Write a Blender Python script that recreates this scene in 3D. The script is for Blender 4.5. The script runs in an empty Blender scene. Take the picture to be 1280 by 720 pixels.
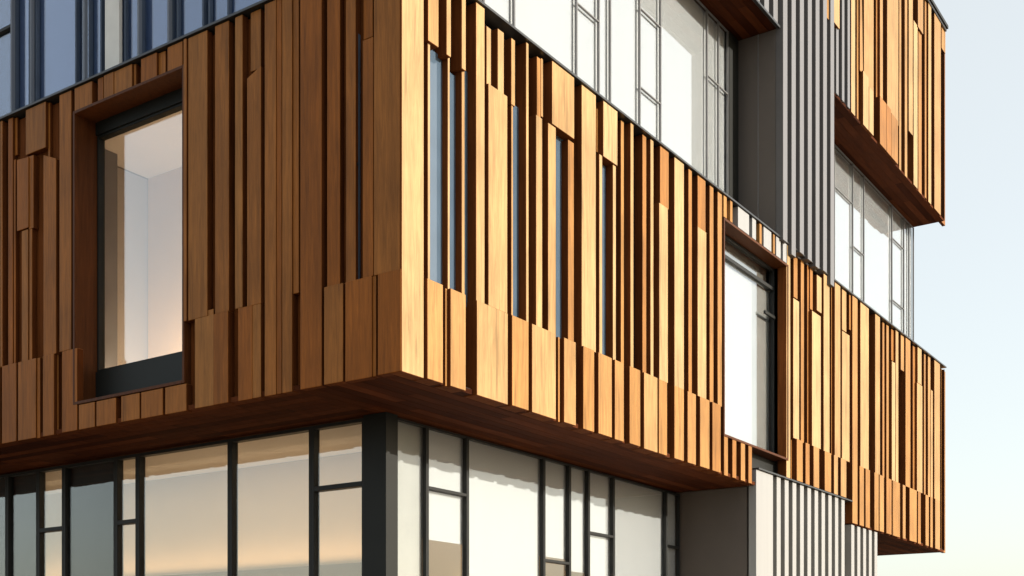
import bpy, bmesh, math, random
from mathutils import Vector

# ------------------------------------------------------------------ camera, sky, sun, exposure
scene = bpy.context.scene
C = scene.collection
SUN_DIR = Vector((0.35, -1.0, 0.345)).normalized()          # towards the sun
SUN_EL = math.asin(SUN_DIR.z)
SUN_ROT = math.atan2(SUN_DIR.x, SUN_DIR.y)

cam_data = bpy.data.cameras.new('camera')
cam = bpy.data.objects.new('camera', cam_data)
C.objects.link(cam)
cam.location = (-8.674, -7.186, 1.6)
cam.rotation_euler = (math.radians(90), 0, math.atan2(-0.82534, 0.56464))
cam_data.sensor_width = 36
cam_data.lens = 42.14
cam_data.shift_y = 478 / 1280
cam_data.clip_end = 3000
cam_data.clip_start = 0.05
scene.camera = cam

world = bpy.data.worlds.new('World')
scene.world = world
world.use_nodes = True
wn, wl = world.node_tree.nodes, world.node_tree.links
bg = wn['Background']
sky = wn.new('ShaderNodeTexSky')
sky.sky_type = 'NISHITA'
sky.sun_disc = False
sky.sun_elevation = SUN_EL
sky.sun_rotation = SUN_ROT
sky.air_density = 1.0
sky.dust_density = 2.5
sky.ozone_density = 1.0
veil = wn.new('ShaderNodeMix'); veil.data_type = 'RGBA'      # thin high haze that pales the blue
veil.inputs[0].default_value = 0.6
veil.inputs[7].default_value = (3.22, 3.22, 2.90, 1)
wl.new(sky.outputs[0], veil.inputs[6]); wl.new(veil.outputs[2], bg.inputs[0])
bg.inputs[1].default_value = 0.15

sd = bpy.data.lights.new('sun', 'SUN')
sd.energy = 3.3
sd.angle = math.radians(0.5)
sd.color = (1.0, 0.925, 0.80)
sun = bpy.data.objects.new('sun', sd)
C.objects.link(sun)
sun.rotation_euler = (-SUN_DIR).to_track_quat('-Z', 'Y').to_euler()

vs = scene.view_settings
vs.view_transform = 'Standard'
vs.look = 'None'
vs.exposure = 1.1
vs.gamma = 1.0
vs.use_curve_mapping = False

# ------------------------------------------------------------------ materials
def new_mat(name):
    m = bpy.data.materials.new(name)
    m.use_nodes = True
    nt = m.node_tree
    return m, nt.nodes, nt.links, nt.nodes['Principled BSDF']

def wood_mat(name, pale, mid, deep, rough=0.5, grain_axis_scale=(14, 14, 0.9)):
    m, n, l, p = new_mat(name)
    at = n.new('ShaderNodeAttribute'); at.attribute_name = 'tone'
    tc = n.new('ShaderNodeTexCoord')
    sep = n.new('ShaderNodeSeparateColor'); l.new(at.outputs['Color'], sep.inputs[0])
    off = n.new('ShaderNodeCombineXYZ'); 
    mul = n.new('ShaderNodeMath'); mul.operation = 'MULTIPLY'; mul.inputs[1].default_value = 37.0
    l.new(sep.outputs[1], mul.inputs[0])
    l.new(mul.outputs[0], off.inputs[0]); l.new(mul.outputs[0], off.inputs[2])
    add = n.new('ShaderNodeVectorMath'); add.operation = 'ADD'
    l.new(tc.outputs['Object'], add.inputs[0]); l.new(off.outputs[0], add.inputs[1])
    mp = n.new('ShaderNodeMapping'); mp.inputs['Scale'].default_value = grain_axis_scale
    l.new(add.outputs[0], mp.inputs[0])
    g = n.new('ShaderNodeTexNoise'); g.inputs['Scale'].default_value = 1.6
    g.inputs['Detail'].default_value = 9; g.inputs['Roughness'].default_value = 0.68
    g.inputs['Distortion'].default_value = 0.6
    l.new(mp.outputs[0], g.inputs['Vector'])
    fine = n.new('ShaderNodeTexNoise'); fine.inputs['Scale'].default_value = 9
    fine.inputs['Detail'].default_value = 4
    l.new(mp.outputs[0], fine.inputs['Vector'])
    big = n.new('ShaderNodeTexNoise'); big.inputs['Scale'].default_value = 0.9; big.inputs['Detail'].default_value = 3
    l.new(add.outputs[0], big.inputs['Vector'])
    ramp = n.new('ShaderNodeValToRGB')
    e = ramp.color_ramp.elements
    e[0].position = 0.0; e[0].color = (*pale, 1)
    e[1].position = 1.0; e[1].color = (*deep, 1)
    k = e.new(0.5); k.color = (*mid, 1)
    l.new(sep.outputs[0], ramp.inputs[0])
    gr = n.new('ShaderNodeMapRange'); gr.inputs[1].default_value = 0.3; gr.inputs[2].default_value = 0.7
    gr.inputs[3].default_value = 0.68; gr.inputs[4].default_value = 1.18
    l.new(g.outputs[0], gr.inputs[0])
    fr = n.new('ShaderNodeMapRange'); fr.inputs[1].default_value = 0.3; fr.inputs[2].default_value = 0.7
    fr.inputs[3].default_value = 0.9; fr.inputs[4].default_value = 1.07
    l.new(fine.outputs[0], fr.inputs[0])
    br = n.new('ShaderNodeMapRange'); br.inputs[1].default_value = 0.3; br.inputs[2].default_value = 0.7
    br.inputs[3].default_value = 0.80; br.inputs[4].default_value = 1.12
    l.new(big.outputs[0], br.inputs[0])
    m1 = n.new('ShaderNodeMath'); m1.operation = 'MULTIPLY'
    l.new(gr.outputs[0], m1.inputs[0]); l.new(fr.outputs[0], m1.inputs[1])
    m2 = n.new('ShaderNodeMath'); m2.operation = 'MULTIPLY'
    l.new(m1.outputs[0], m2.inputs[0]); l.new(br.outputs[0], m2.inputs[1])
    st = n.new('ShaderNodeTexNoise'); st.inputs['Scale'].default_value = 1.3; st.inputs['Detail'].default_value = 2
    smp = n.new('ShaderNodeMapping'); smp.inputs['Scale'].default_value = tuple(v * k for v, k in zip(grain_axis_scale, (0.7, 0.7, 0.7)))
    smp.inputs['Location'].default_value = (5, 9, 3)
    l.new(add.outputs[0], smp.inputs[0]); l.new(smp.outputs[0], st.inputs['Vector'])
    sr = n.new('ShaderNodeMapRange'); sr.inputs[1].default_value = 0.60; sr.inputs[2].default_value = 0.72
    sr.inputs[3].default_value = 1.0; sr.inputs[4].default_value = 0.72
    l.new(st.outputs[0], sr.inputs[0])
    m3 = n.new('ShaderNodeMath'); m3.operation = 'MULTIPLY'
    l.new(m2.outputs[0], m3.inputs[0]); l.new(sr.outputs[0], m3.inputs[1]); m2 = m3
    vm = n.new('ShaderNodeVectorMath'); vm.operation = 'SCALE'
    l.new(ramp.outputs[0], vm.inputs[0]); l.new(m2.outputs[0], vm.inputs['Scale'])
    l.new(vm.outputs[0], p.inputs['Base Color'])
    p.inputs['Roughness'].default_value = rough
    p.inputs['Specular IOR Level'].default_value = 0.12 if rough < 0.7 else 0.05
    b = n.new('ShaderNodeBump'); b.inputs['Strength'].default_value = 0.25; b.inputs['Distance'].default_value = 0.004
    l.new(g.outputs[0], b.inputs['Height']); l.new(b.outputs[0], p.inputs['Normal'])
    return m

def plain_mat(name, col, rough=0.5, metal=0.0, spec=0.5, var=0.08, scale=(3, 3, 3), bump=0.0):
    m, n, l, p = new_mat(name)
    tc = n.new('ShaderNodeTexCoord')
    mp = n.new('ShaderNodeMapping'); mp.inputs['Scale'].default_value = scale
    l.new(tc.outputs['Object'], mp.inputs[0])
    g = n.new('ShaderNodeTexNoise'); g.inputs['Scale'].default_value = 1.0; g.inputs['Detail'].default_value = 7
    l.new(mp.outputs[0], g.inputs['Vector'])
    r = n.new('ShaderNodeMapRange'); r.inputs[1].default_value = 0.3; r.inputs[2].default_value = 0.7
    r.inputs[3].default_value = 1 - var; r.inputs[4].default_value = 1 + var
    l.new(g.outputs[0], r.inputs[0])
    vm = n.new('ShaderNodeVectorMath'); vm.operation = 'SCALE'; vm.inputs[0].default_value = col
    l.new(r.outputs[0], vm.inputs['Scale']); l.new(vm.outputs[0], p.inputs['Base Color'])
    p.inputs['Roughness'].default_value = rough
    p.inputs['Metallic'].default_value = metal
    p.inputs['Specular IOR Level'].default_value = spec
    if bump:
        b = n.new('ShaderNodeBump'); b.inputs['Strength'].default_value = bump; b.inputs['Distance'].default_value = 0.01
        l.new(g.outputs[0], b.inputs['Height']); l.new(b.outputs[0], p.inputs['Normal'])
    return m

def glass_mat(name, reflect, tint=(1, 1, 1), see=(0.95, 0.96, 0.95), wave=0.0004):
    m, n, l, p = new_mat(name)
    n.remove(p)
    out = n['Material Output']
    tr = n.new('ShaderNodeBsdfTransparent'); tr.inputs[0].default_value = (*see, 1)
    gl = n.new('ShaderNodeBsdfGlossy'); gl.inputs[0].default_value = (*tint, 1); gl.inputs['Roughness'].default_value = 0.0
    lw = n.new('ShaderNodeLayerWeight'); lw.inputs[0].default_value = 0.6
    fres = n.new('ShaderNodeMath'); fres.operation = 'POWER'; fres.inputs[1].default_value = 4.0
    l.new(lw.outputs['Facing'], fres.inputs[0])
    mr = n.new('ShaderNodeMapRange'); mr.inputs[1].default_value = 0; mr.inputs[2].default_value = 1
    mr.inputs[3].default_value = reflect; mr.inputs[4].default_value = 1.0
    l.new(fres.outputs[0], mr.inputs[0])
    tc = n.new('ShaderNodeTexCoord')
    ns = n.new('ShaderNodeTexNoise'); ns.inputs['Scale'].default_value = 0.7; ns.inputs['Detail'].default_value = 1
    l.new(tc.outputs['Object'], ns.inputs['Vector'])
    b = n.new('ShaderNodeBump'); b.inputs['Strength'].default_value = 1.0; b.inputs['Distance'].default_value = wave
    l.new(ns.outputs[0], b.inputs['Height']); l.new(b.outputs[0], gl.inputs['Normal'])
    mx = n.new('ShaderNodeMixShader')
    l.new(mr.outputs[0], mx.inputs[0]); l.new(tr.outputs[0], mx.inputs[1]); l.new(gl.outputs[0], mx.inputs[2])
    l.new(mx.outputs[0], out.inputs[0])
    return m

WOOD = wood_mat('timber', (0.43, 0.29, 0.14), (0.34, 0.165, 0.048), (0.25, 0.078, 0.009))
EDGE = wood_mat('timber_gap_shade', (0.15, 0.047, 0.012), (0.12, 0.036, 0.009), (0.095, 0.027, 0.007), rough=0.8)  # timber darkened for board sides, undersides and west gaps: shade put into the colour
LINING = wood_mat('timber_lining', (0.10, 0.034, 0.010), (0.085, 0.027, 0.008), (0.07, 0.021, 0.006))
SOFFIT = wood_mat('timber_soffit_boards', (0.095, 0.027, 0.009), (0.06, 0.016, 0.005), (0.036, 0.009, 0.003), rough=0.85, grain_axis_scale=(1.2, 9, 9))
BACKING = plain_mat('gap_shade_backing', (0.018, 0.014, 0.012), rough=0.9)  # deep shadow of the open gaps put into the backing colour
SLOT = plain_mat('slot_glass', (0.07, 0.105, 0.15), rough=0.03, spec=1.0)
BLACK = plain_mat('black_metal', (0.010, 0.011, 0.010), rough=0.5, spec=0.2)
FRAME = plain_mat('charcoal_frame', (0.016, 0.017, 0.017), rough=0.5, spec=0.2)
BLUEFRAME = plain_mat('slate_blue_frame', (0.06, 0.08, 0.12), rough=0.5, spec=0.2)
ALU = plain_mat('grey_aluminium', (0.15, 0.15, 0.155), rough=0.4, metal=0.0)
CAP = plain_mat('flashing_metal', (0.035, 0.036, 0.038), rough=0.35, metal=0.3)
TAUPE = plain_mat('taupe_render', (0.085, 0.071, 0.062), rough=0.8, var=0.1, scale=(1, 1, 0.6), bump=0.15)
RIBGREY = plain_mat('grey_ribbed_metal', (0.125, 0.123, 0.132), rough=0.45, var=0.05, scale=(8, 8, 0.4))
RIBWHITE = plain_mat('white_ribbed_metal', (0.265, 0.265, 0.265), rough=0.45, var=0.04, scale=(8, 8, 0.4))
RIBSHADE = plain_mat('rib_groove_shade', (0.075, 0.07, 0.07), rough=0.6)  # grey rib flanks and grooves darkened: their shade is in the colour
PANEL = plain_mat('light_grey_panel', (0.27, 0.275, 0.28), rough=0.4)
SLATE = plain_mat('slate_blind', (0.025, 0.028, 0.032), rough=0.8)
BLIND = plain_mat('white_blind', (0.375, 0.385, 0.415), rough=0.9, var=0.02, scale=(6, 6, 0.3))
BLUEBLIND = plain_mat('blue_grey_blind', (0.13, 0.15, 0.20), rough=0.7, var=0.12, scale=(2, 2, 0.4))
PALEBLUE = plain_mat('pale_blue_grey_blind', (0.14, 0.16, 0.20), rough=0.7, var=0.1, scale=(2, 2, 0.4))
PLASTER = plain_mat('beige_plaster', (0.70, 0.56, 0.40), rough=0.9, var=0.02)
WARMPL = plain_mat('warm_plaster', (0.74, 0.58, 0.40), rough=0.9, var=0.02)
WHITEP = plain_mat('white_panel', (0.62, 0.60, 0.56), rough=0.5)
GREYPL = plain_mat('grey_plaster', (0.50, 0.50, 0.52), rough=0.9, var=0.02)
CEIL = plain_mat('white_plaster', (0.75, 0.73, 0.72), rough=0.9, var=0.02)
DARKROOM = plain_mat('dark_interior', (0.035, 0.045, 0.055), rough=0.9)
PALERIBSHADE = plain_mat('pale_rib_groove_shade', (0.17, 0.165, 0.155), rough=0.6)  # shade of the white ribs' flanks and grooves, put into the colour
SHELF = plain_mat('tan_joinery', (0.30, 0.20, 0.12), rough=0.6)
GREYDK = plain_mat('dark_grey_screen', (0.10, 0.10, 0.095), rough=0.8)
BLUEPL = plain_mat('blue_grey_plaster', (0.20, 0.22, 0.26), rough=0.9)
CONC = plain_mat('concrete', (0.32, 0.31, 0.29), rough=0.85, var=0.12, bump=0.2)
G_WARM = glass_mat('coated_glass', 0.13, (1, 0.97, 0.93))
G_ROOM = glass_mat('window_glass', 0.15)
G_SPAN = glass_mat('spandrel_glass', 0.03)
G_SUN = glass_mat('clear_glass', 0.03)
G_BLUE = glass_mat('blue_glass', 0.085, (0.9, 0.93, 1.0), (0.75, 0.84, 0.97))

def emit_mat(name, col, s):
    m, n, l, p = new_mat(name)
    p.inputs['Emission Color'].default_value = (*col, 1); p.inputs['Emission Strength'].default_value = s
    return m
LAMP = emit_mat('lit_diffuser', (1, 0.72, 0.42), 6.0)

# ------------------------------------------------------------------ helpers
rnd = random.Random(7)
def link(name, bm, mats, parent=None, bevel=0.0):
    me = bpy.data.meshes.new(name)
    bmesh.ops.recalc_face_normals(bm, faces=bm.faces)
    bm.to_mesh(me); bm.free()
    for m in (mats if isinstance(mats, (list, tuple)) else [mats]):
        me.materials.append(m)
    o = bpy.data.objects.new(name, me); C.objects.link(o)
    if parent: o.parent = parent
    if bevel:
        b = o.modifiers.new('bevel', 'BEVEL'); b.width = bevel; b.segments = 1; b.limit_method = 'ANGLE'
    return o

def new_bm():
    bm = bmesh.new()
    bm.loops.layers.float_color.new('tone')
    return bm

def hexa(bm, pts, tone=0.5, seed=None, mi=0, side_mi=None, side_axis=None, side_bot=True):
    """pts: 8 corners, bottom 4 then top 4"""
    v = [bm.verts.new(p) for p in pts]
    lay = bm.loops.layers.float_color.active
    if seed is None: seed = rnd.random()
    for idx in ((0, 1, 2, 3), (4, 5, 6, 7), (0, 1, 5, 4), (1, 2, 6, 5), (2, 3, 7, 6), (3, 0, 4, 7)):
        f = bm.faces.new([v[i] for i in idx]); f.material_index = mi
        if side_mi is not None:
            f.normal_update()
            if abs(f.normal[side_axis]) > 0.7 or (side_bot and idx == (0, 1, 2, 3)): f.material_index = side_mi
        for lp in f.loops: lp[lay] = (tone, seed, 0, 1)

def W(face, a, n, z):
    """a = metres along the facade, n = metres into the building"""
    return (a, n, z) if face == 'S' else (n, a, z)

def fbox(bm, face, a0, a1, n0, n1, z0, z1, tone=0.5, zr=None, **k):
    if zr is None: zr = z1
    pts = [W(face, a0, n0, z0), W(face, a1, n0, z0), W(face, a1, n1, z0), W(face, a0, n1, z0),
           W(face, a0, n0, z1), W(face, a1, n0, zr), W(face, a1, n1, zr), W(face, a0, n1, z1)]
    hexa(bm, pts, tone, **k)

def empty(name, label, cat, group=None, loc=(0, 0, 0)):
    o = bpy.data.objects.new(name, None); C.objects.link(o); o.location = loc
    o['label'] = label; o['category'] = cat
    if group: o['group'] = group
    return o

def boards(name, face, rows, back, parent):
    """vertical timber boards of uneven width, height and projection, in front of the dark backing"""
    bm = new_bm(); done = []
    for a0, a1, z0, zl, zr, p, tone in rows:
        if face == 'W' and z0 < 4.41 and zl < 5.5: p = min(p, 0.006)
        if face == 'W': p = max(p, back * -0.6)
        zt = max(zl, zr)
        for _ in range(6):
            hit = [d for d in done if d[0] < a1 and d[1] > a0 and d[2] < zt and d[3] > z0 and abs(d[4] - p) < 0.003]
            if not hit: break
            p += 0.004
        done.append((a0, a1, z0, zt, p))
        t = min(1, max(0, (tone * 0.75 if face == 'S' else 0.66 + tone * 0.5) + rnd.uniform(-0.13, 0.13)))  # west boards pushed darker and redder: that face's shade put into the tone
        z0j = z0 + rnd.uniform(-0.004, 0.004)
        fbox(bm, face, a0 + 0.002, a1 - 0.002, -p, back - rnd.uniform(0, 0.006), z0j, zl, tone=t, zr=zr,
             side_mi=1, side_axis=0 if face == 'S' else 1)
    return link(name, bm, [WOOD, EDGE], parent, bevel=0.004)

def fill_rows(a0, a1, zt, zb, seed, mid=None):
    r = random.Random(seed); out = []; a = a0
    while a < a1 - 0.05:
        w = min(r.choice([0.08, 0.12, 0.2, 0.28, 0.4, 0.45]), a1 - a - 0.01)
        if mid and r.random() < 0.85:
            out.append((a, a + w, mid, zt, zt, r.choice([0, 0, -0.02, -0.05]), r.uniform(0.1, 0.7)))
            out.append((a - 0.01, a + w, zb, mid, mid, 0.02, r.uniform(0.4, 0.7)))
        else:
            out.append((a, a + w, zb, zt, zt, r.choice([0, -0.01]), r.uniform(0.1, 0.7)))
        a += w + r.choice([0.015, 0.06, 0.1])
    return out

# ------------------------------------------------------------------ board schedules, metres
# (start, end, bottom, top at start, top at end, projection, tone)
BOARDS_SOUTH_A = [
    (0.0, 0.335, 4.4, 8.4, 8.4, 0.0, 0.0), (0.397, 0.566, 7.672, 8.4, 8.4, 0.0, 0.25), (0.429, 0.472, 5.36, 7.694, 7.694, -0.03, 0.1), (0.688, 0.765, 7.656, 8.4, 8.4, 0.0, 0.3),
    (0.759, 0.798, 5.36, 7.698, 7.698, -0.04, 0.2), (0.937, 1.011, 7.626, 8.4, 8.4, 0.0, 0.3), (0.977, 1.031, 5.36, 7.651, 7.651, -0.03, 0.5), (1.181, 1.335, 5.36, 8.4, 8.4, 0.0, 0.15),
    (1.405, 1.491, 7.663, 8.267, 8.267, -0.03, 0.2), (1.564, 1.681, 7.652, 8.303, 8.303, -0.0, 0.2), (1.391, 1.74, 5.36, 7.658, 7.658, 0.0, 0.12), (1.829, 1.905, 7.617, 8.322, 8.322, -0.01, 0.3),
    (1.844, 1.882, 5.36, 7.625, 7.625, -0.02, 0.4), (2.113, 2.167, 5.36, 8.4, 8.4, -0.01, 0.2), (2.326, 2.406, 7.679, 8.337, 8.337, -0.01, 0.7), (2.468, 2.517, 7.743, 8.391, 8.391, -0.05, 0.4),
    (2.295, 2.423, 5.36, 7.682, 7.682, 0.0, 0.2), (2.538, 2.704, 5.36, 7.686, 7.686, 0.0, 0.2), (2.605, 3.083, 7.691, 8.4, 8.4, 0.01, 0.15), (2.992, 3.124, 5.36, 7.671, 7.671, -0.02, 0.6),
    (3.26, 3.59, 5.36, 8.4, 8.4, 0.0, 0.05), (3.702, 3.749, 7.787, 8.312, 8.312, -0.06, 0.9), (3.742, 4.091, 7.737, 8.4, 8.4, 0.01, 0.1), (3.665, 3.74, 5.36, 7.74, 7.74, 0.0, 0.25),
    (4.009, 4.087, 5.36, 7.739, 7.739, -0.01, 0.2), (4.296, 4.377, 5.36, 8.4, 8.4, -0.06, 0.5), (4.432, 4.515, 5.36, 8.4, 8.4, -0.0, 0.2), (4.802, 4.909, 5.36, 8.4, 8.4, -0.03, 0.9),
    (4.98, 5.067, 5.36, 8.4, 8.4, -0.01, 0.3), (5.226, 5.476, 7.643, 8.4, 8.4, 0.0, 0.8), (5.18, 5.429, 5.36, 7.646, 7.646, 0.012, 0.1), (5.638, 5.923, 5.36, 8.4, 8.4, 0.0, 0.05),
    (5.643, 5.701, 5.36, 7.834, 7.834, -0.02, 0.2), (6.077, 6.187, 5.36, 8.4, 8.4, -0.01, 0.75), (6.341, 6.596, 7.672, 8.4, 8.4, 0.0, 0.75), (6.316, 6.596, 5.36, 7.684, 7.684, 0.012, 0.05),
    (6.747, 6.878, 5.36, 8.4, 8.4, -0.01, 0.7), (7.012, 7.16, 5.36, 8.4, 8.4, -0.01, 0.5), (0.347, 0.597, 4.4, 5.36, 5.36, 0.03, 0.45), (0.681, 0.726, 4.4, 5.36, 5.36, -0.01, 0.6),
    (0.713, 0.97, 4.4, 5.36, 5.36, 0.03, 0.6), (1.168, 1.726, 4.4, 5.36, 5.36, 0.02, 0.42), (1.786, 2.107, 4.4, 5.36, 5.36, 0.03, 0.55), (2.17, 2.657, 4.4, 5.36, 5.36, 0.03, 0.45),
    (2.762, 2.804, 4.4, 5.36, 5.36, -0.01, 0.6), (2.826, 3.086, 4.4, 5.36, 5.36, 0.03, 0.6), (3.246, 3.501, 4.4, 5.36, 5.36, 0.03, 0.55), (3.594, 3.919, 4.4, 5.36, 5.36, 0.03, 0.6),
    (3.987, 4.215, 4.4, 5.36, 5.36, 0.03, 0.5), (4.357, 4.637, 4.4, 5.36, 5.36, 0.03, 0.6), (4.732, 5.101, 4.4, 5.36, 5.36, 0.03, 0.45), (5.144, 5.381, 4.4, 5.36, 5.36, 0.025, 0.6),
    (5.578, 5.862, 4.4, 5.36, 5.36, 0.03, 0.7), (5.97, 6.229, 4.4, 5.36, 5.36, 0.03, 0.75), (6.354, 6.661, 4.4, 5.36, 5.36, 0.03, 0.7), (6.753, 7.032, 4.4, 5.36, 5.36, 0.03, 0.8),
    (7.207, 7.344, 4.4, 4.97, 4.97, 0.0, 0.8), (7.498, 7.64, 4.4, 4.97, 4.97, 0.0, 0.8), (7.798, 7.958, 4.4, 4.97, 4.97, 0.0, 0.8), (8.076, 8.211, 4.4, 4.97, 4.97, 0.0, 0.8),
]
BOARDS_SOUTH_B = [
    (9.585, 9.756, 4.68, 8.4, 8.4, 0.0, 0.15), (9.878, 10.142, 5.36, 7.624, 7.624, 0.0, 0.0), (10.102, 10.28, 7.709, 8.4, 8.4, -0.08, 0.95), (10.345, 10.49, 5.36, 8.4, 8.4, -0.05, 0.8),
    (10.664, 10.757, 5.36, 8.4, 8.4, -0.06, 0.9), (10.726, 11.145, 5.36, 7.628, 7.628, 0.0, 0.15), (10.953, 11.183, 7.684, 8.292, 8.292, 0.0, 0.2), (10.74, 10.872, 7.665, 8.4, 8.4, -0.04, 0.8),
    (11.281, 11.578, 5.36, 8.4, 8.4, 0.0, 0.2), (11.8, 11.881, 5.36, 8.4, 8.4, -0.05, 0.9), (11.841, 12.131, 5.36, 8.4, 8.4, 0.0, 0.3), (12.273, 12.508, 7.673, 8.4, 8.4, -0.02, 0.4),
    (12.215, 12.621, 5.36, 7.642, 7.642, 0.0, 0.05), (12.659, 12.989, 7.763, 8.4, 8.4, -0.02, 0.7), (12.916, 13.05, 5.36, 7.827, 7.827, -0.04, 0.7), (13.222, 13.708, 5.36, 8.4, 8.4, 0.0, 0.15),
    (14.09, 14.384, 5.36, 8.4, 8.4, 0.0, 0.35), (14.695, 14.822, 5.36, 8.4, 8.4, -0.05, 0.8), (14.917, 15.071, 5.36, 8.4, 8.4, -0.04, 0.7), (15.137, 15.358, 5.36, 7.724, 7.724, 0.0, 0.1),
    (15.418, 15.605, 5.36, 8.4, 8.4, -0.01, 0.25), (15.261, 15.445, 7.774, 8.4, 8.4, -0.05, 0.9), (15.802, 16.022, 7.691, 8.4, 8.4, -0.02, 0.7), (16.064, 16.402, 5.36, 8.4, 8.4, 0.0, 0.55),
    (16.749, 16.924, 5.36, 8.4, 8.4, -0.05, 0.8), (16.923, 17.22, 7.651, 8.4, 8.4, -0.0, 0.1), (16.881, 17.28, 5.36, 7.643, 7.643, 0.0, 0.15), (17.546, 17.669, 5.36, 8.4, 8.4, -0.04, 0.8),
    (17.818, 18.006, 5.36, 8.4, 8.4, -0.03, 0.5), (18.001, 18.159, 5.36, 7.711, 7.711, -0.02, 0.3), (18.212, 18.666, 5.36, 8.4, 8.4, 0.0, 0.2), (19.071, 19.43, 5.36, 8.4, 8.4, -0.08, 0.9),
    (9.983, 10.251, 4.68, 5.36, 5.36, 0.02, 0.7), (10.377, 10.561, 4.68, 5.36, 5.36, 0.02, 0.7), (10.747, 11.013, 4.68, 5.36, 5.36, 0.02, 0.7), (11.284, 11.602, 4.68, 5.36, 5.36, 0.02, 0.8),
    (11.743, 11.948, 4.68, 5.36, 5.36, 0.02, 0.5), (12.094, 12.39, 4.68, 5.36, 5.36, 0.02, 0.5), (9.928, 10.085, 4.68, 5.36, 5.36, -0.06, 0.9), (12.745, 13.033, 4.27, 8.4, 8.4, 0.01, 0.75),
    (13.116, 13.366, 4.27, 5.36, 5.36, 0.02, 0.6), (13.459, 13.716, 4.27, 5.36, 5.36, 0.02, 0.6), (13.979, 14.246, 4.27, 5.36, 5.36, 0.02, 0.7), (14.296, 14.569, 4.27, 5.36, 5.36, 0.02, 0.6),
    (14.721, 15.055, 4.27, 5.36, 5.36, 0.02, 0.8), (15.133, 15.612, 4.27, 5.36, 5.36, 0.02, 0.7), (15.802, 15.995, 4.27, 5.36, 5.36, 0.02, 0.5), (16.275, 16.793, 4.27, 5.36, 5.36, 0.02, 0.55),
    (16.916, 17.124, 4.27, 5.36, 5.36, 0.01, 0.7), (17.45, 17.697, 4.27, 5.36, 5.36, 0.02, 0.5), (17.858, 18.047, 4.27, 5.36, 5.36, 0.01, 0.7), (18.201, 18.59, 4.27, 5.36, 5.36, 0.02, 0.5),
    (19.071, 19.43, 4.27, 5.36, 5.36, -0.08, 0.9),
]
BOARDS_TOP = [
    (11.355, 11.674, 12.804, 16.05, 16.05, 0.03, 0.6), (11.695, 12.002, 12.887, 16.05, 16.05, 0.03, 0.1), (12.709, 12.929, 11.72, 16.05, 16.05, 0.0, 0.2), (13.139, 13.23, 11.72, 16.05, 16.05, -0.04, 0.6),
    (13.229, 13.413, 12.684, 16.05, 12.655, -0.01, 0.4), (13.428, 13.994, 12.51, 16.05, 16.05, 0.0, 0.25), (13.32, 13.646, 11.72, 12.713, 12.697, 0.02, 0.15), (13.669, 13.931, 11.72, 12.557, 12.557, 0.02, 0.2),
    (14.329, 14.477, 11.72, 16.05, 16.05, -0.06, 0.9), (14.416, 14.591, 12.68, 16.05, 16.05, -0.01, 0.5), (14.837, 15.572, 12.531, 16.05, 16.05, 0.0, 0.45), (14.32, 14.721, 11.72, 12.634, 12.637, 0.02, 0.85),
    (14.736, 15.029, 11.72, 12.643, 12.643, 0.02, 0.95), (15.045, 15.477, 11.72, 12.589, 12.589, 0.02, 0.85), (15.693, 15.829, 11.72, 16.05, 16.05, -0.02, 0.5), (16.077, 16.245, 11.72, 16.05, 16.05, -0.02, 0.3),
    (16.288, 16.573, 12.71, 16.05, 16.05, 0.0, 0.15), (16.631, 16.923, 11.72, 15.135, 15.135, 0.0, 0.0), (16.881, 17.268, 15.106, 16.05, 16.05, 0.02, 0.3), (17.053, 17.292, 11.72, 15.178, 15.178, -0.02, 0.6),
    (17.571, 17.694, 11.72, 16.05, 16.05, -0.03, 0.6), (17.739, 17.958, 11.72, 16.05, 16.05, -0.0, 0.2), (18.212, 18.732, 11.72, 16.05, 16.05, 0.0, 0.4), (19.104, 19.409, 11.72, 15.636, 15.636, -0.08, 0.95),
    (18.875, 19.198, 15.52, 16.05, 16.05, -0.02, 0.7),
]
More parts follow.
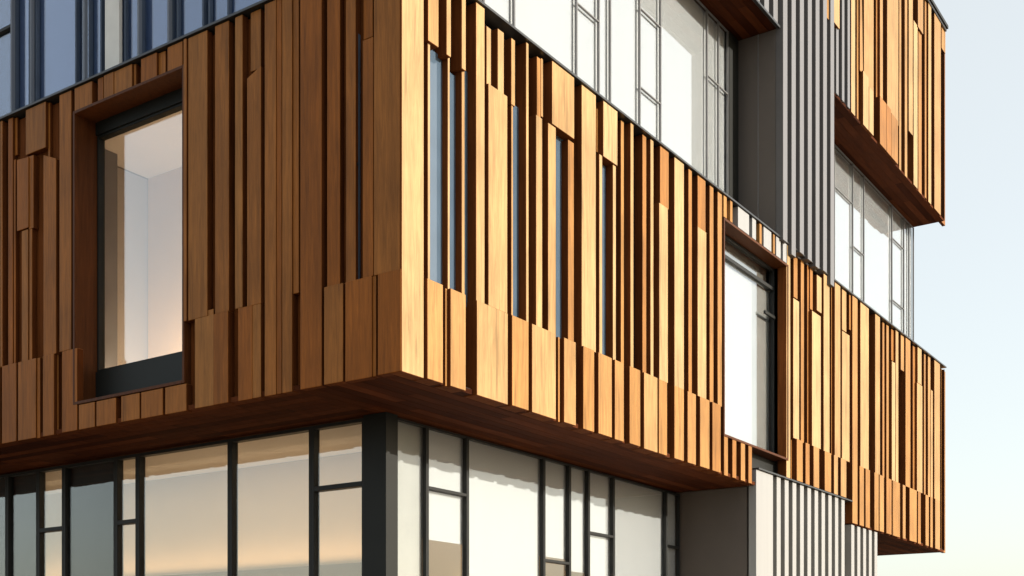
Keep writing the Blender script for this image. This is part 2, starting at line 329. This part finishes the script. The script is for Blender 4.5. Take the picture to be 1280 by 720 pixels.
BOARDS_WEST = [
    (6.536, 6.674, 5.36, 8.4, 8.4, 0.0, 0.5), (6.774, 6.931, 5.36, 8.4, 8.4, -0.03, 0.6), (6.383, 6.434, 5.36, 8.4, 8.4, 0.0, 0.5), (6.196, 6.296, 5.36, 8.4, 8.4, -0.02, 0.6),
    (6.15, 6.209, 7.936, 8.4, 8.4, -0.05, 0.8), (5.83, 6.067, 6.962, 7.813, 7.832, 0.01, 0.4), (5.853, 5.984, 5.36, 6.948, 6.948, 0.0, 0.4), (5.787, 5.844, 5.36, 7.804, 7.804, -0.01, 0.3),
    (5.75, 5.847, 6.943, 7.825, 7.825, -0.012, 0.5), (5.501, 5.902, 7.854, 8.4, 8.4, -0.0, 0.55), (6.153, 6.195, 5.36, 7.876, 7.876, -0.03, 0.6), (5.297, 5.548, 5.36, 7.669, 7.768, 0.0, 0.45),
    (5.473, 5.512, 5.36, 8.4, 8.4, -0.04, 0.7), (5.006, 5.235, 5.36, 8.4, 8.4, 0.0, 0.45), (2.668, 2.971, 5.36, 8.4, 8.4, 0.0, 0.45), (2.581, 2.686, 5.36, 5.427, 5.427, -0.01, 0.5),
    (2.337, 2.551, 5.36, 8.4, 8.4, 0.0, 0.4), (2.133, 2.247, 5.36, 8.4, 8.4, 0.0, 0.2), (2.363, 2.436, 5.36, 8.4, 8.4, -0.09, 0.9), (1.858, 2.063, 5.36, 7.787, 7.713, 0.005, 0.5),
    (1.895, 2.047, 7.789, 8.4, 8.4, -0.03, 0.6), (1.646, 1.812, 4.4, 8.4, 8.4, 0.0, 0.5), (1.575, 1.649, 4.4, 8.4, 8.4, -0.008, 0.65), (1.421, 1.563, 4.4, 8.4, 8.4, 0.0, 0.45),
    (1.018, 1.311, 4.4, 8.4, 8.4, 0.0, 0.5), (1.342, 1.425, 5.375, 8.4, 8.4, -0.015, 0.65), (0.793, 0.967, 5.36, 8.4, 8.4, -0.02, 0.5), (0.573, 0.702, 5.36, 8.4, 8.4, 0.0, 0.45),
    (0.35, 0.486, 5.36, 7.636, 7.636, 0.0, 0.45), (0.398, 0.52, 7.676, 8.4, 8.4, -0.05, 0.7), (0.019, 0.345, 5.36, 8.4, 8.4, 0.0, 0.5), (6.436, 6.78, 4.4, 5.36, 5.36, 0.02, 0.4),
    (6.085, 6.386, 4.4, 5.36, 5.36, 0.02, 0.4), (5.686, 6.052, 4.4, 5.36, 5.36, 0.02, 0.3), (5.627, 5.691, 4.4, 5.36, 5.36, -0.01, 0.5), (5.33, 5.55, 4.4, 5.36, 5.36, 0.01, 0.45),
    (5.308, 5.371, 4.4, 5.36, 5.36, -0.04, 0.6), (4.887, 5.176, 4.4, 5.36, 5.36, 0.02, 0.4), (4.561, 4.857, 4.4, 4.69, 4.69, 0.02, 0.4), (4.179, 4.532, 4.4, 4.69, 4.69, 0.02, 0.35),
    (3.768, 4.087, 4.4, 4.69, 4.69, 0.02, 0.4), (3.377, 3.741, 4.4, 4.69, 4.69, 0.02, 0.45), (2.993, 3.338, 4.4, 4.69, 4.69, 0.02, 0.4), (4.194, 4.222, 4.4, 4.69, 4.69, -0.04, 0.7),
    (2.559, 2.859, 4.4, 5.36, 5.36, 0.02, 0.4), (2.338, 2.564, 4.4, 5.36, 5.36, 0.01, 0.5), (1.982, 2.195, 4.4, 5.36, 5.36, 0.02, 0.4), (1.864, 1.992, 4.4, 5.36, 5.36, 0.0, 0.5),
    (0.731, 0.983, 4.4, 5.36, 5.36, 0.025, 0.45), (0.362, 0.704, 4.4, 5.36, 5.36, 0.02, 0.45), (0.323, 0.373, 4.4, 5.36, 5.36, -0.01, 0.6), (0.001, 0.291, 4.4, 5.36, 5.36, 0.01, 0.65),
    (4.617, 4.945, 8.13, 8.4, 8.4, 0.0, 0.45), (4.427, 4.528, 8.13, 8.4, 8.4, -0.01, 0.5), (4.227, 4.406, 8.13, 8.4, 8.4, 0.0, 0.4), (3.914, 4.23, 8.13, 8.4, 8.4, -0.008, 0.4),
    (3.873, 3.914, 8.13, 8.4, 8.4, -0.03, 0.4), (3.482, 3.752, 8.13, 8.4, 8.4, 0.0, 0.4), (3.372, 3.498, 8.13, 8.4, 8.4, -0.03, 0.7), (3.061, 3.309, 8.13, 8.4, 8.4, -0.0, 0.4),
    (2.983, 3.034, 5.36, 8.4, 8.4, 0.012, 0.35),
]
SLOTS_SOUTH = [(0.548, 0.792, 5.36, 7.692), (0.844, 1.057, 5.36, 7.595), (1.138, 1.29, 5.36, 7.716), (2.006, 2.223, 5.36, 7.712), (2.878, 3.121, 5.36, 7.715), (3.911, 4.165, 5.36, 7.729), (4.365, 4.612, 5.36, 8.235)]
SLOTS_WEST = [(0.573, 0.676, 5.36, 7.748)]

# ------------------------------------------------------------------ the ground
def structure(name, bm, m):
    o = link(name, bm, m); o['kind'] = 'structure'; return o

gm, gn, gl_, gp = new_mat('paving')
tc = gn.new('ShaderNodeTexCoord'); bt = gn.new('ShaderNodeTexBrick')
bt.inputs['Color1'].default_value = (0.32, 0.235, 0.15, 1); bt.inputs['Color2'].default_value = (0.28, 0.205, 0.13, 1)
bt.inputs['Mortar'].default_value = (0.15, 0.13, 0.11, 1); bt.inputs['Scale'].default_value = 1.2
bt.inputs['Mortar Size'].default_value = 0.01
gl_.new(tc.outputs['Object'], bt.inputs['Vector']); gl_.new(bt.outputs[0], gp.inputs['Base Color'])
gp.inputs['Roughness'].default_value = 0.8
ASPH = plain_mat('asphalt', (0.055, 0.054, 0.052), rough=0.9, scale=(9, 9, 9), bump=0.3)
bm = new_bm(); hexa(bm, [(-900, -900, -1), (900, -900, -1), (900, 900, -1), (-900, 900, -1), (-900, -900, -0.12), (900, -900, -0.12), (900, 900, -0.12), (-900, 900, -0.12)])
structure('ground', bm, ASPH)
bm = new_bm(); hexa(bm, [(-14, -14, -0.5), (40, -14, -0.5), (40, 40, -0.5), (-14, 40, -0.5), (-14, -14, 0), (40, -14, 0), (40, 40, 0), (-14, 40, 0)])
structure('pavement', bm, gm)

# ------------------------------------------------------------------ the building
B = empty('office_building', 'modern timber and glass office building with wooden box jutting over the glazed ground floor', 'building')
XE, YN = 19.13, 12.0            # east end, north end
Z1, Z2, Z3, Z4 = 4.40, 8.42, 11.72, 16.05

# cores, slabs and backing walls (coloured dark behind the boards to paint in gap shadow)
bm = new_bm()
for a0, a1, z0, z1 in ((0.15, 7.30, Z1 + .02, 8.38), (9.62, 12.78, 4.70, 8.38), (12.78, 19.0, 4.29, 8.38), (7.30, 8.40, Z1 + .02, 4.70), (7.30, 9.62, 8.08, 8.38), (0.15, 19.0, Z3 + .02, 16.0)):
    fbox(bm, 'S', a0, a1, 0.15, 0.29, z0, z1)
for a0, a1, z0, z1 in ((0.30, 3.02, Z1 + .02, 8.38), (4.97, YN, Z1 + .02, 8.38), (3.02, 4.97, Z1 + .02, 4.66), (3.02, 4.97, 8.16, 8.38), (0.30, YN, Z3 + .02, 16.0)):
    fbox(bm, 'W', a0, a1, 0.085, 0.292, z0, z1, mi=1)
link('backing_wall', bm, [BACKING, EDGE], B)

bm = new_bm()
fbox(bm, 'S', 0.31, XE - 0.14, 0.31, YN, 8.10, 8.40)
fbox(bm, 'S', 0.31, XE - 0.14, 0.31, YN, 11.8, 12.1)
fbox(bm, 'S', 0.31, XE - 0.14, 0.31, YN, 4.47, 4.66)
link('floor_slab', bm, CONC, B)

bm = new_bm()
fbox(bm, 'S', -0.02, XE + 0.02, -0.02, YN, 16.0, 16.1)
link('roof', bm, CAP, B)
bm = new_bm()
fbox(bm, 'S', 0.31, XE, YN - 0.2, YN, 0, 15.99)
fbox(bm, 'W', 1.0, YN - 0.21, 19.0, 19.10, 4.3, 15.98)
fbox(bm, 'W', 0.2, YN - 0.21, 14.45, 14.62, 0, 4.28)
link('rear_wall', bm, TAUPE, B)

# --- soffits: boards running along the facade, a narrow open joint between them
def soffit(name, x0, x1, y0, y1, z, along, parent, th=0.05, hole=None):
    bm = new_bm(); w = 0.145
    if along == 'x':
        y = y0
        while y < y1 - 0.01:
            x = x0 + rnd.uniform(-2.5, 0); yy = min(y + w - 0.004, y1)
            while x < x1:
                xe = x + rnd.uniform(2.4, 3.6)
                fbox(bm, 'S', max(x, x0), min(xe - 0.003, x1), y, yy, z, z + th, tone=rnd.random())
                x = xe
            y += w
    else:
        x = x0
        while x < x1 - 0.01:
            y = y0 + rnd.uniform(-2.5, 0); xx = min(x + w - 0.004, x1)
            while y < y1:
                ye = y + rnd.uniform(2.4, 3.6)
                if ye > y0: fbox(bm, 'S', x, xx, max(y, y0), min(ye - 0.003, y1), z, z + th, tone=rnd.random())
                y = ye
            x += w
    return link(name, bm, SOFFIT, parent)
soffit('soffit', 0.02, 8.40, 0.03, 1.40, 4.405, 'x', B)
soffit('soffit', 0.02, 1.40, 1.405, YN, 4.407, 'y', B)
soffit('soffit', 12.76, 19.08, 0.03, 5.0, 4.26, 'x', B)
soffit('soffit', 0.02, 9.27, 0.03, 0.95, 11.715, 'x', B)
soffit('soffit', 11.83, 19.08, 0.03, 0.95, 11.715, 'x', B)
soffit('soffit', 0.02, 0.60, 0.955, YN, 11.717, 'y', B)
bm = new_bm()       # plates closing the volumes above the soffit boards
fbox(bm, 'S', 0.10, 8.41, 0.05, YN, 4.46, 4.468)
fbox(bm, 'S', 12.77, 19.06, 0.05, 5.0, 4.32, 4.33)
fbox(bm, 'S', 0.10, 19.06, 0.05, YN, 11.77, 11.79)
link('soffit_backing', bm, BACKING, B)

# --- timber cladding
boards('timber_cladding', 'S', BOARDS_SOUTH_A, 0.15, B)
boards('timber_cladding', 'S', BOARDS_SOUTH_B, 0.15, B)
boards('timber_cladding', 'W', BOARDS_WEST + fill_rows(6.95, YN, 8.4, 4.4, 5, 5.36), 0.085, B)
boards('timber_cladding', 'S', BOARDS_TOP, 0.15, B)
bm = new_bm()
fbox(bm, 'W', 0.02, YN, 19.11, 19.125, 4.3, 8.38); fbox(bm, 'W', 0.02, YN, 19.112, 19.127, 11.74, 15.99)
link('end_cladding', bm, LINING, B)
# corner board return on the west side: the wide board at the arris is a real corner post
for rows, face, nm in ((SLOTS_SOUTH, 'S', 'slot_window'), (SLOTS_WEST, 'W', 'slot_window')):
    for a0, a1, z0, z1 in rows:
        bm = new_bm(); q = 0.11 if face == 'S' else 0.04; fbox(bm, face, a0, a1, q, q + 0.03, z0 - 0.05, z1)
        s = link(nm, bm, SLOT, B)
        if face == 'W':
            bm = new_bm(); fbox(bm, face, a0, a1, 0.02, 0.039, 6.47, 6.50); link('glazing_bar', bm, BLACK, s)

# --- metal edge flashings
bm = new_bm()
fbox(bm, 'S', -0.02, XE + 0.01, -0.02, 0.78, 8.415, 8.44)
fbox(bm, 'W', 0.781, YN, -0.02, 0.40, 8.415, 8.44)
link('edge_flashing', bm, CAP, B)
bm = new_bm()
fbox(bm, 'S', 8.43, 12.74, -0.02, 0.12, 4.655, 4.675)
link('edge_flashing', bm, CAP, B)
bm = new_bm()
fbox(bm, 'S', -0.04, XE + 0.05, -0.05, 0.2, 16.06, 16.13)
link('edge_flashing', bm, BLACK, B)
bm = new_bm(); fbox(bm, 'S', 0.02, 9.27, -0.025, 0.028, 11.70, 11.735); link('edge_flashing', bm, CAP, B)

# --- ribbed metal cladding
def ribs(name, a0, a1, z0, z1, period, width, front, backn, mats, parent, zfun=None, skip_first=None):
    bm = new_bm(); r = random.Random(int(a0 * 10))
    a = a0
    if skip_first:
        fbox(bm, 'S', a0, a0 + skip_first, front, backn, z0, z1); a = a0 + skip_first + period - width
    while a + width < a1 + 0.01:
        zb = z0 if zfun is None else zfun(a, r)
        zt = z1
        ch = 0.018
        # a trapezoid rib: narrower front than root
        pts = []
        for z in (zb, zt):
            pts += [(a + ch, front, z), (a + width - ch, front, z), (a + width, backn - .001, z), (a, backn - .001, z)]
        hexa(bm, pts, mi=0, side_mi=1, side_axis=0)
        a += period
    fbox(bm, 'S', a0, a1, backn, backn + 0.03, z0 if zfun is None else 8.385, z1, mi=1)
    return link(name, bm, mats, parent, bevel=0.003)
ribs('ribbed_cladding', 8.42, 12.75, 0.0, 4.65, 0.335, 0.20, 0.02, 0.14, [RIBWHITE, PALERIBSHADE], B, skip_first=0.66)
ribs('ribbed_cladding', 12.76, 14.62, 0.0, 4.25, 0.335, 0.20, 0.02, 0.14, [RIBWHITE, PALERIBSHADE], B)
ribs('ribbed_cladding', 9.28, 11.86, 7.75, 15.98, 0.36, 0.215, -0.06, 0.05, [RIBGREY, RIBSHADE], B,
     zfun=lambda a, r: r.choice([8.39, 8.36, 8.25, 8.38]))
ribs('ribbed_cladding', 0.03, 9.26, 11.74, 15.98, 0.36, 0.215, 0.0, 0.12, [RIBGREY, RIBSHADE], B)
ribs('ribbed_cladding', 11.90, 12.95, 11.74, 15.0, 0.30, 0.16, 0.0, 0.13, [RIBGREY, RIBSHADE], B)
# west side of the top storey (ribs too)
bm = new_bm(); a = 0.4
while a < YN - 0.3:
    fbox(bm, 'W', a, a + 0.2, 0.0, 0.13, 11.74, 15.98, side_mi=1, side_axis=1); a += 0.36
link('ribbed_cladding', bm, [RIBGREY, RIBSHADE], B)
# short pale slats between the window head and the ledge
bm = new_bm()
for a0, a1, mi in ((7.20, 7.30, 1), (7.42, 7.50, 1), (7.70, 8.10, 0), (8.22, 8.36, 0), (8.50, 8.58, 1), (8.66, 8.96, 0), (9.04, 9.10, 1), (9.16, 9.34, 0), (9.44, 9.62, 0)):
    fbox(bm, 'S', a0, a1, 0.0, 0.14, 8.10, 8.40, tone=0.5, mi=mi)
link('slat_band', bm, [RIBWHITE, WOOD], B)

# --- taupe return walls
bm = new_bm(); fbox(bm, 'W', 0.145, 1.55, 8.42, 8.60, 0, 4.40); link('return_wall', bm, TAUPE, B)
bm = new_bm(); fbox(bm, 'W', 0.06, 0.34, 9.27, 9.40, 8.446, 11.71); fbox(bm, 'W', 0.352, 0.90, 9.272, 9.40, 8.446, 11.71)
link('return_wall', bm, TAUPE, B)
bm = new_bm(); fbox(bm, 'W', 0.341, 0.351, 9.262, 9.38, 8.446, 11.71); link('joint_trim', bm, ALU, B)

# --- windows
def window(face, a0, a1, z0, z1, n, transoms=(), fw=0.045, fmat=FRAME, gmat=G_SUN, blind=None, bz=None, boff=0.07, fd=0.09, parent=B, bn=None):
    """frame mesh > pane, blind"""
    bm = new_bm()
    n0, n1 = n - 0.03, n - 0.03 + fd
    fbox(bm, face, a0, a0 + fw, n0, n1, z0, z1); fbox(bm, face, a1 - fw, a1, n0, n1, z0, z1)
    fbox(bm, face, a0 + fw, a1 - fw, n0 + .002, n1, z0, z0 + fw); fbox(bm, face, a0 + fw, a1 - fw, n0 + .002, n1, z1 - fw, z1)
    for t in transoms:
        fbox(bm, face, a0 + fw, a1 - fw, n0 + 0.001, n1, t - fw * .7, t + fw * .7)
    w = link('window', bm, fmat, parent, bevel=0.003)
    bm = new_bm(); fbox(bm, face, a0 + fw * .8, a1 - fw * .8, n + 0.012, n + 0.02, z0 + fw * .8, z1 - fw * .8)
    link('pane', bm, gmat, w)
    if blind:
        b0, b1 = (bz if bz else (z0 + 0.01, z1 - 0.01))
        nb = n + boff
        bm = new_bm(); fbox(bm, face, a0 + 0.004, a1 - 0.004, nb, nb + 0.012, b0, b1)
        link('blind', bm, blind, w)
    return w

# ground floor, south side
GS = [(1.47, 2.02, (), PANEL, None), (2.02, 2.79, (3.68,), BLIND, 3.10), (2.79, 4.47, (), BLIND, None), (4.47, 5.11, (3.04,), BLIND, 3.10),
      (5.11, 5.61, (), BLIND, 2.95), (5.61, 6.31, (3.51,), BLIND, None), (6.31, 7.95, (), BLIND, None), (7.95, 8.40, (3.53,), BLIND, None)]
for a0, a1, tr, bl, bb in GS:
    window('S', a0, a1, 0.1, 4.38, 1.32, tr, fw=0.026, fd=0.06, gmat=G_SUN, blind=bl, bz=(bb or 0.12, 4.37), boff=0.05)
# ground floor, west side
GW = [(1.60, 2.40, (3.66,), None), (2.40, 3.74, (), None), (3.74, 5.45, (), None), (5.45, 5.89, (3.52,), None), (5.89, 6.99, (), SLATE),
      (6.99, 7.57, (3.53,), None), (7.57, 8.30, (), SLATE), (8.30, 9.6, (), SLATE), (9.6, 10.8, (), None), (10.8, YN - 0.05, (), None)]
for a0, a1, tr, bl in GW:
    window('W', a0, a1, 0.1, 4.38, 1.32, tr, fw=0.04, gmat=G_SPAN if bl else G_WARM, blind=bl, boff=0.08, fd=0.10)
# corner post
bm = new_bm(); fbox(bm, 'S', 1.27, 1.465, 1.27, 1.595, 0, 4.40); link('corner_column', bm, BLACK, B)

# second storey, south side
US = [(0.80, 1.63, ()), (1.63, 2.29, ()), (2.29, 2.90, ()), (2.90, 4.30, ()), (4.30, 4.86, (10.05,)), (4.86, 5.16, ()), (5.16, 5.98, ()), (5.98, 6.60, (9.66, 10.75)),
      (6.60, 8.14, ()), (8.14, 8.55, (10.71,)), (8.55, 8.90, (10.71,))]
for a0, a1, tr in US:
    window('S', a0, a1, 8.446, 11.71, 0.72, tr, fw=0.013, fd=0.035, fmat=ALU, blind=BLIND, boff=0.035)
bm = new_bm(); fbox(bm, 'S', 8.905, 9.26, 0.68, 0.80, 8.446, 11.71); link('window_jamb', bm, BLACK, B)
UE = [(11.9, 13.2, ()), (13.2, 13.82, ()), (13.82, 14.89, (10.9,)), (14.89, 15.58, (10.07,)), (15.58, 17.47, ()), (17.47, 18.35, (9.66, 11.0)), (18.35, 18.75, ()), (18.75, 19.10, ())]
for a0, a1, tr in UE:
    window('S', a0, a1, 8.446, 11.71, 0.72, tr, fw=0.013, fd=0.035, fmat=ALU, blind=BLIND, boff=0.035)
# second storey, west side
UW = [(0.72, 1.3, BLUEBLIND), (1.3, 2.1, PALEBLUE), (2.1, 2.68, BLUEBLIND), (2.68, 2.98, PALEBLUE), (2.98, 3.08, DARKROOM), (3.08, 3.50, PALEBLUE), (3.50, 3.60, DARKROOM), (3.60, 4.12, BLUEBLIND),
      (4.12, 4.42, BLUEBLIND), (4.42, 4.76, BLIND), (4.76, 4.86, DARKROOM), (4.86, 5.08, PALEBLUE), (5.08, 5.34, DARKROOM), (5.34, 6.14, BLUEBLIND), (6.14, 6.28, DARKROOM), (6.28, 6.58, BLUEBLIND)]
for a0, a1, bl in UW:
    window('W', a0, a1, 8.446, 11.71, 0.33, (), fw=0.014, gmat=G_BLUE, fmat=BLUEFRAME, fd=0.05, blind=bl, boff=0.035)
window('W', 6.58, 7.4, 8.446, 11.71, 0.33, (9.8,), fw=0.03, gmat=G_BLUE, blind=SLATE, boff=0.06)
a = 7.4
while a < YN - 0.4:
    window('W', a, a + 0.9, 8.446, 11.71, 0.33, (), fw=0.03, gmat=G_BLUE, blind=BLUEBLIND, boff=0.06); a += 0.9
bm = new_bm(); fbox(bm, 'W', 4.46, 4.72, 0.255, 0.298, 8.447, 11.70); link('spandrel_panel', bm, WHITEP, B)
# pale vertical fins on the west glazing
for y in (3.58, 4.10, 5.10, 6.16, 6.57):
    bm = new_bm(); fbox(bm, 'W', y, y + 0.03, 0.25, 0.295, 8.45, 11.70); link('glass_fin', bm, PALEBLUE, B)

# big framed window in the west timber face
def reveal(face, a0, a1, z0, z1, n0, n1, mat):
    bm = new_bm(); t = 0.035
    fbox(bm, face, a0 - t, a0, n0, n1, z0 - t, z1 + t, tone=0.6); fbox(bm, face, a1, a1 + t, n0, n1, z0 - t, z1 + t, tone=0.5)
    fbox(bm, face, a0, a1, n0, n1, z1, z1 + t, tone=0.4); fbox(bm, face, a0, a1, n0, n1, z0 - t, z0, tone=0.7)
    return link('window_reveal', bm, mat, B, bevel=0.003)
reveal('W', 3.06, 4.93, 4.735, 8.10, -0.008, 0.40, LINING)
bm = new_bm(); fbox(bm, 'W', 3.06, 4.93, 0.28, 0.37, 4.735, 5.14); link('window_apron', bm, BLACK, B)
bm = new_bm(); fbox(bm, 'W', 3.06, 4.93, 0.28, 0.37, 7.95, 8.10); link('window_head', bm, BLACK, B)
window('W', 3.06, 4.93, 5.14, 7.95, 0.33, (), fw=0.03, gmat=G_ROOM, fmat=BLACK)
# window in the south timber face
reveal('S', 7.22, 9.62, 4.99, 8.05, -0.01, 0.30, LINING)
bm = new_bm(); fbox(bm, 'S', 8.43, 9.62, 0.20, 0.30, 4.685, 4.954); link('window_apron', bm, BLACK, B)
wv = window('S', 7.22, 9.62, 4.99, 8.05, 0.24, (7.72,), fw=0.04, fmat=FRAME, fd=0.06)
bm = new_bm(); fbox(bm, 'S', 7.25, 8.92, 0.30, 0.312, 5.0, 7.70); link('blind', bm, BLIND, wv)
bm = new_bm(); fbox(bm, 'S', 8.925, 9.60, 0.30, 0.312, 5.0, 7.70); link('blind', bm, PANEL, wv)
bm = new_bm(); fbox(bm, 'S', 7.23, 9.60, 0.345, 0.36, 4.98, 8.04); link('screen', bm, GREYDK, wv)
bm = new_bm(); fbox(bm, 'S', 9.14, 9.56, 0.17, 0.205, 7.22, 7.27); link('handle', bm, BLACK, wv, bevel=0.004)

# --- rooms behind the glass
bm = new_bm(); fbox(bm, 'W', 2.45, 11.7, 2.85, 2.95, 0, 4.38); link('interior_wall', bm, PLASTER, B)
bm = new_bm(); fbox(bm, 'S', 2.96, 8.4, 2.45, 2.55, 0, 4.38); link('interior_wall', bm, PLASTER, B)
bm = new_bm(); fbox(bm, 'W', 2.3, 11.6, 2.45, 2.84, 0.9, 2.93); link('wall_shelving', bm, SHELF, B)
bm = new_bm(); fbox(bm, 'S', 1.45, 14.4, 1.45, YN - 0.25, 4.385, 4.40); link('ceiling', bm, CEIL, B)
# room on the first floor
bm = new_bm(); fbox(bm, 'W', 1.0, 5.7, 1.66, 1.76, 4.67, 8.08); link('interior_wall', bm, WARMPL, B)
bm = new_bm(); fbox(bm, 'S', 0.42, 1.9, 5.72, 5.80, 4.67, 8.08); link('interior_wall', bm, GREYPL, B)
bm = new_bm(); fbox(bm, 'S', 0.42, 0.95, 5.40, 5.719, 4.67, 8.08); link('interior_wall', bm, BLUEPL, B)
bm = new_bm(); fbox(bm, 'S', 0.42, 1.9, 1.0, 5.7, 8.085, 8.098); link('ceiling', bm, CEIL, B)
bm = new_bm(); fbox(bm, 'S', 0.42, 1.9, 1.0, 1.1, 4.67, 8.08); link('interior_wall', bm, GREYPL, B)

def area(name, loc, rot, sx, sy, power, col):
    d = bpy.data.lights.new(name, 'AREA'); d.shape = 'RECTANGLE'; d.size = sx; d.size_y = sy
    d.energy = power; d.color = col
    o = bpy.data.objects.new(name, d); C.objects.link(o); o.location = loc; o.rotation_euler = rot; o.parent = B
    return o
area('ceiling_area_light', (5.0, 2.0, 4.34), (0, 0, 0), 5.0, 0.3, 10, (1, 0.78, 0.55))  # unseen light added to lift the dark interior behind the south panes
# wall-washing lamps that light the rooms from inside
area('cove_light', (2.64, 6.2, 3.0), (0, math.radians(180), 0), 0.2, 7.6, 10, (1, 0.66, 0.36))
area('ceiling_area_light', (2.0, 5.0, 4.34), (0, 0, 0), 0.3, 7.0, 11, (1, 0.74, 0.46))
area('cove_light', (0.70, 3.9, 4.95), (0, math.radians(-118), 0), 0.3, 2.8, 30, (1, 0.68, 0.40))
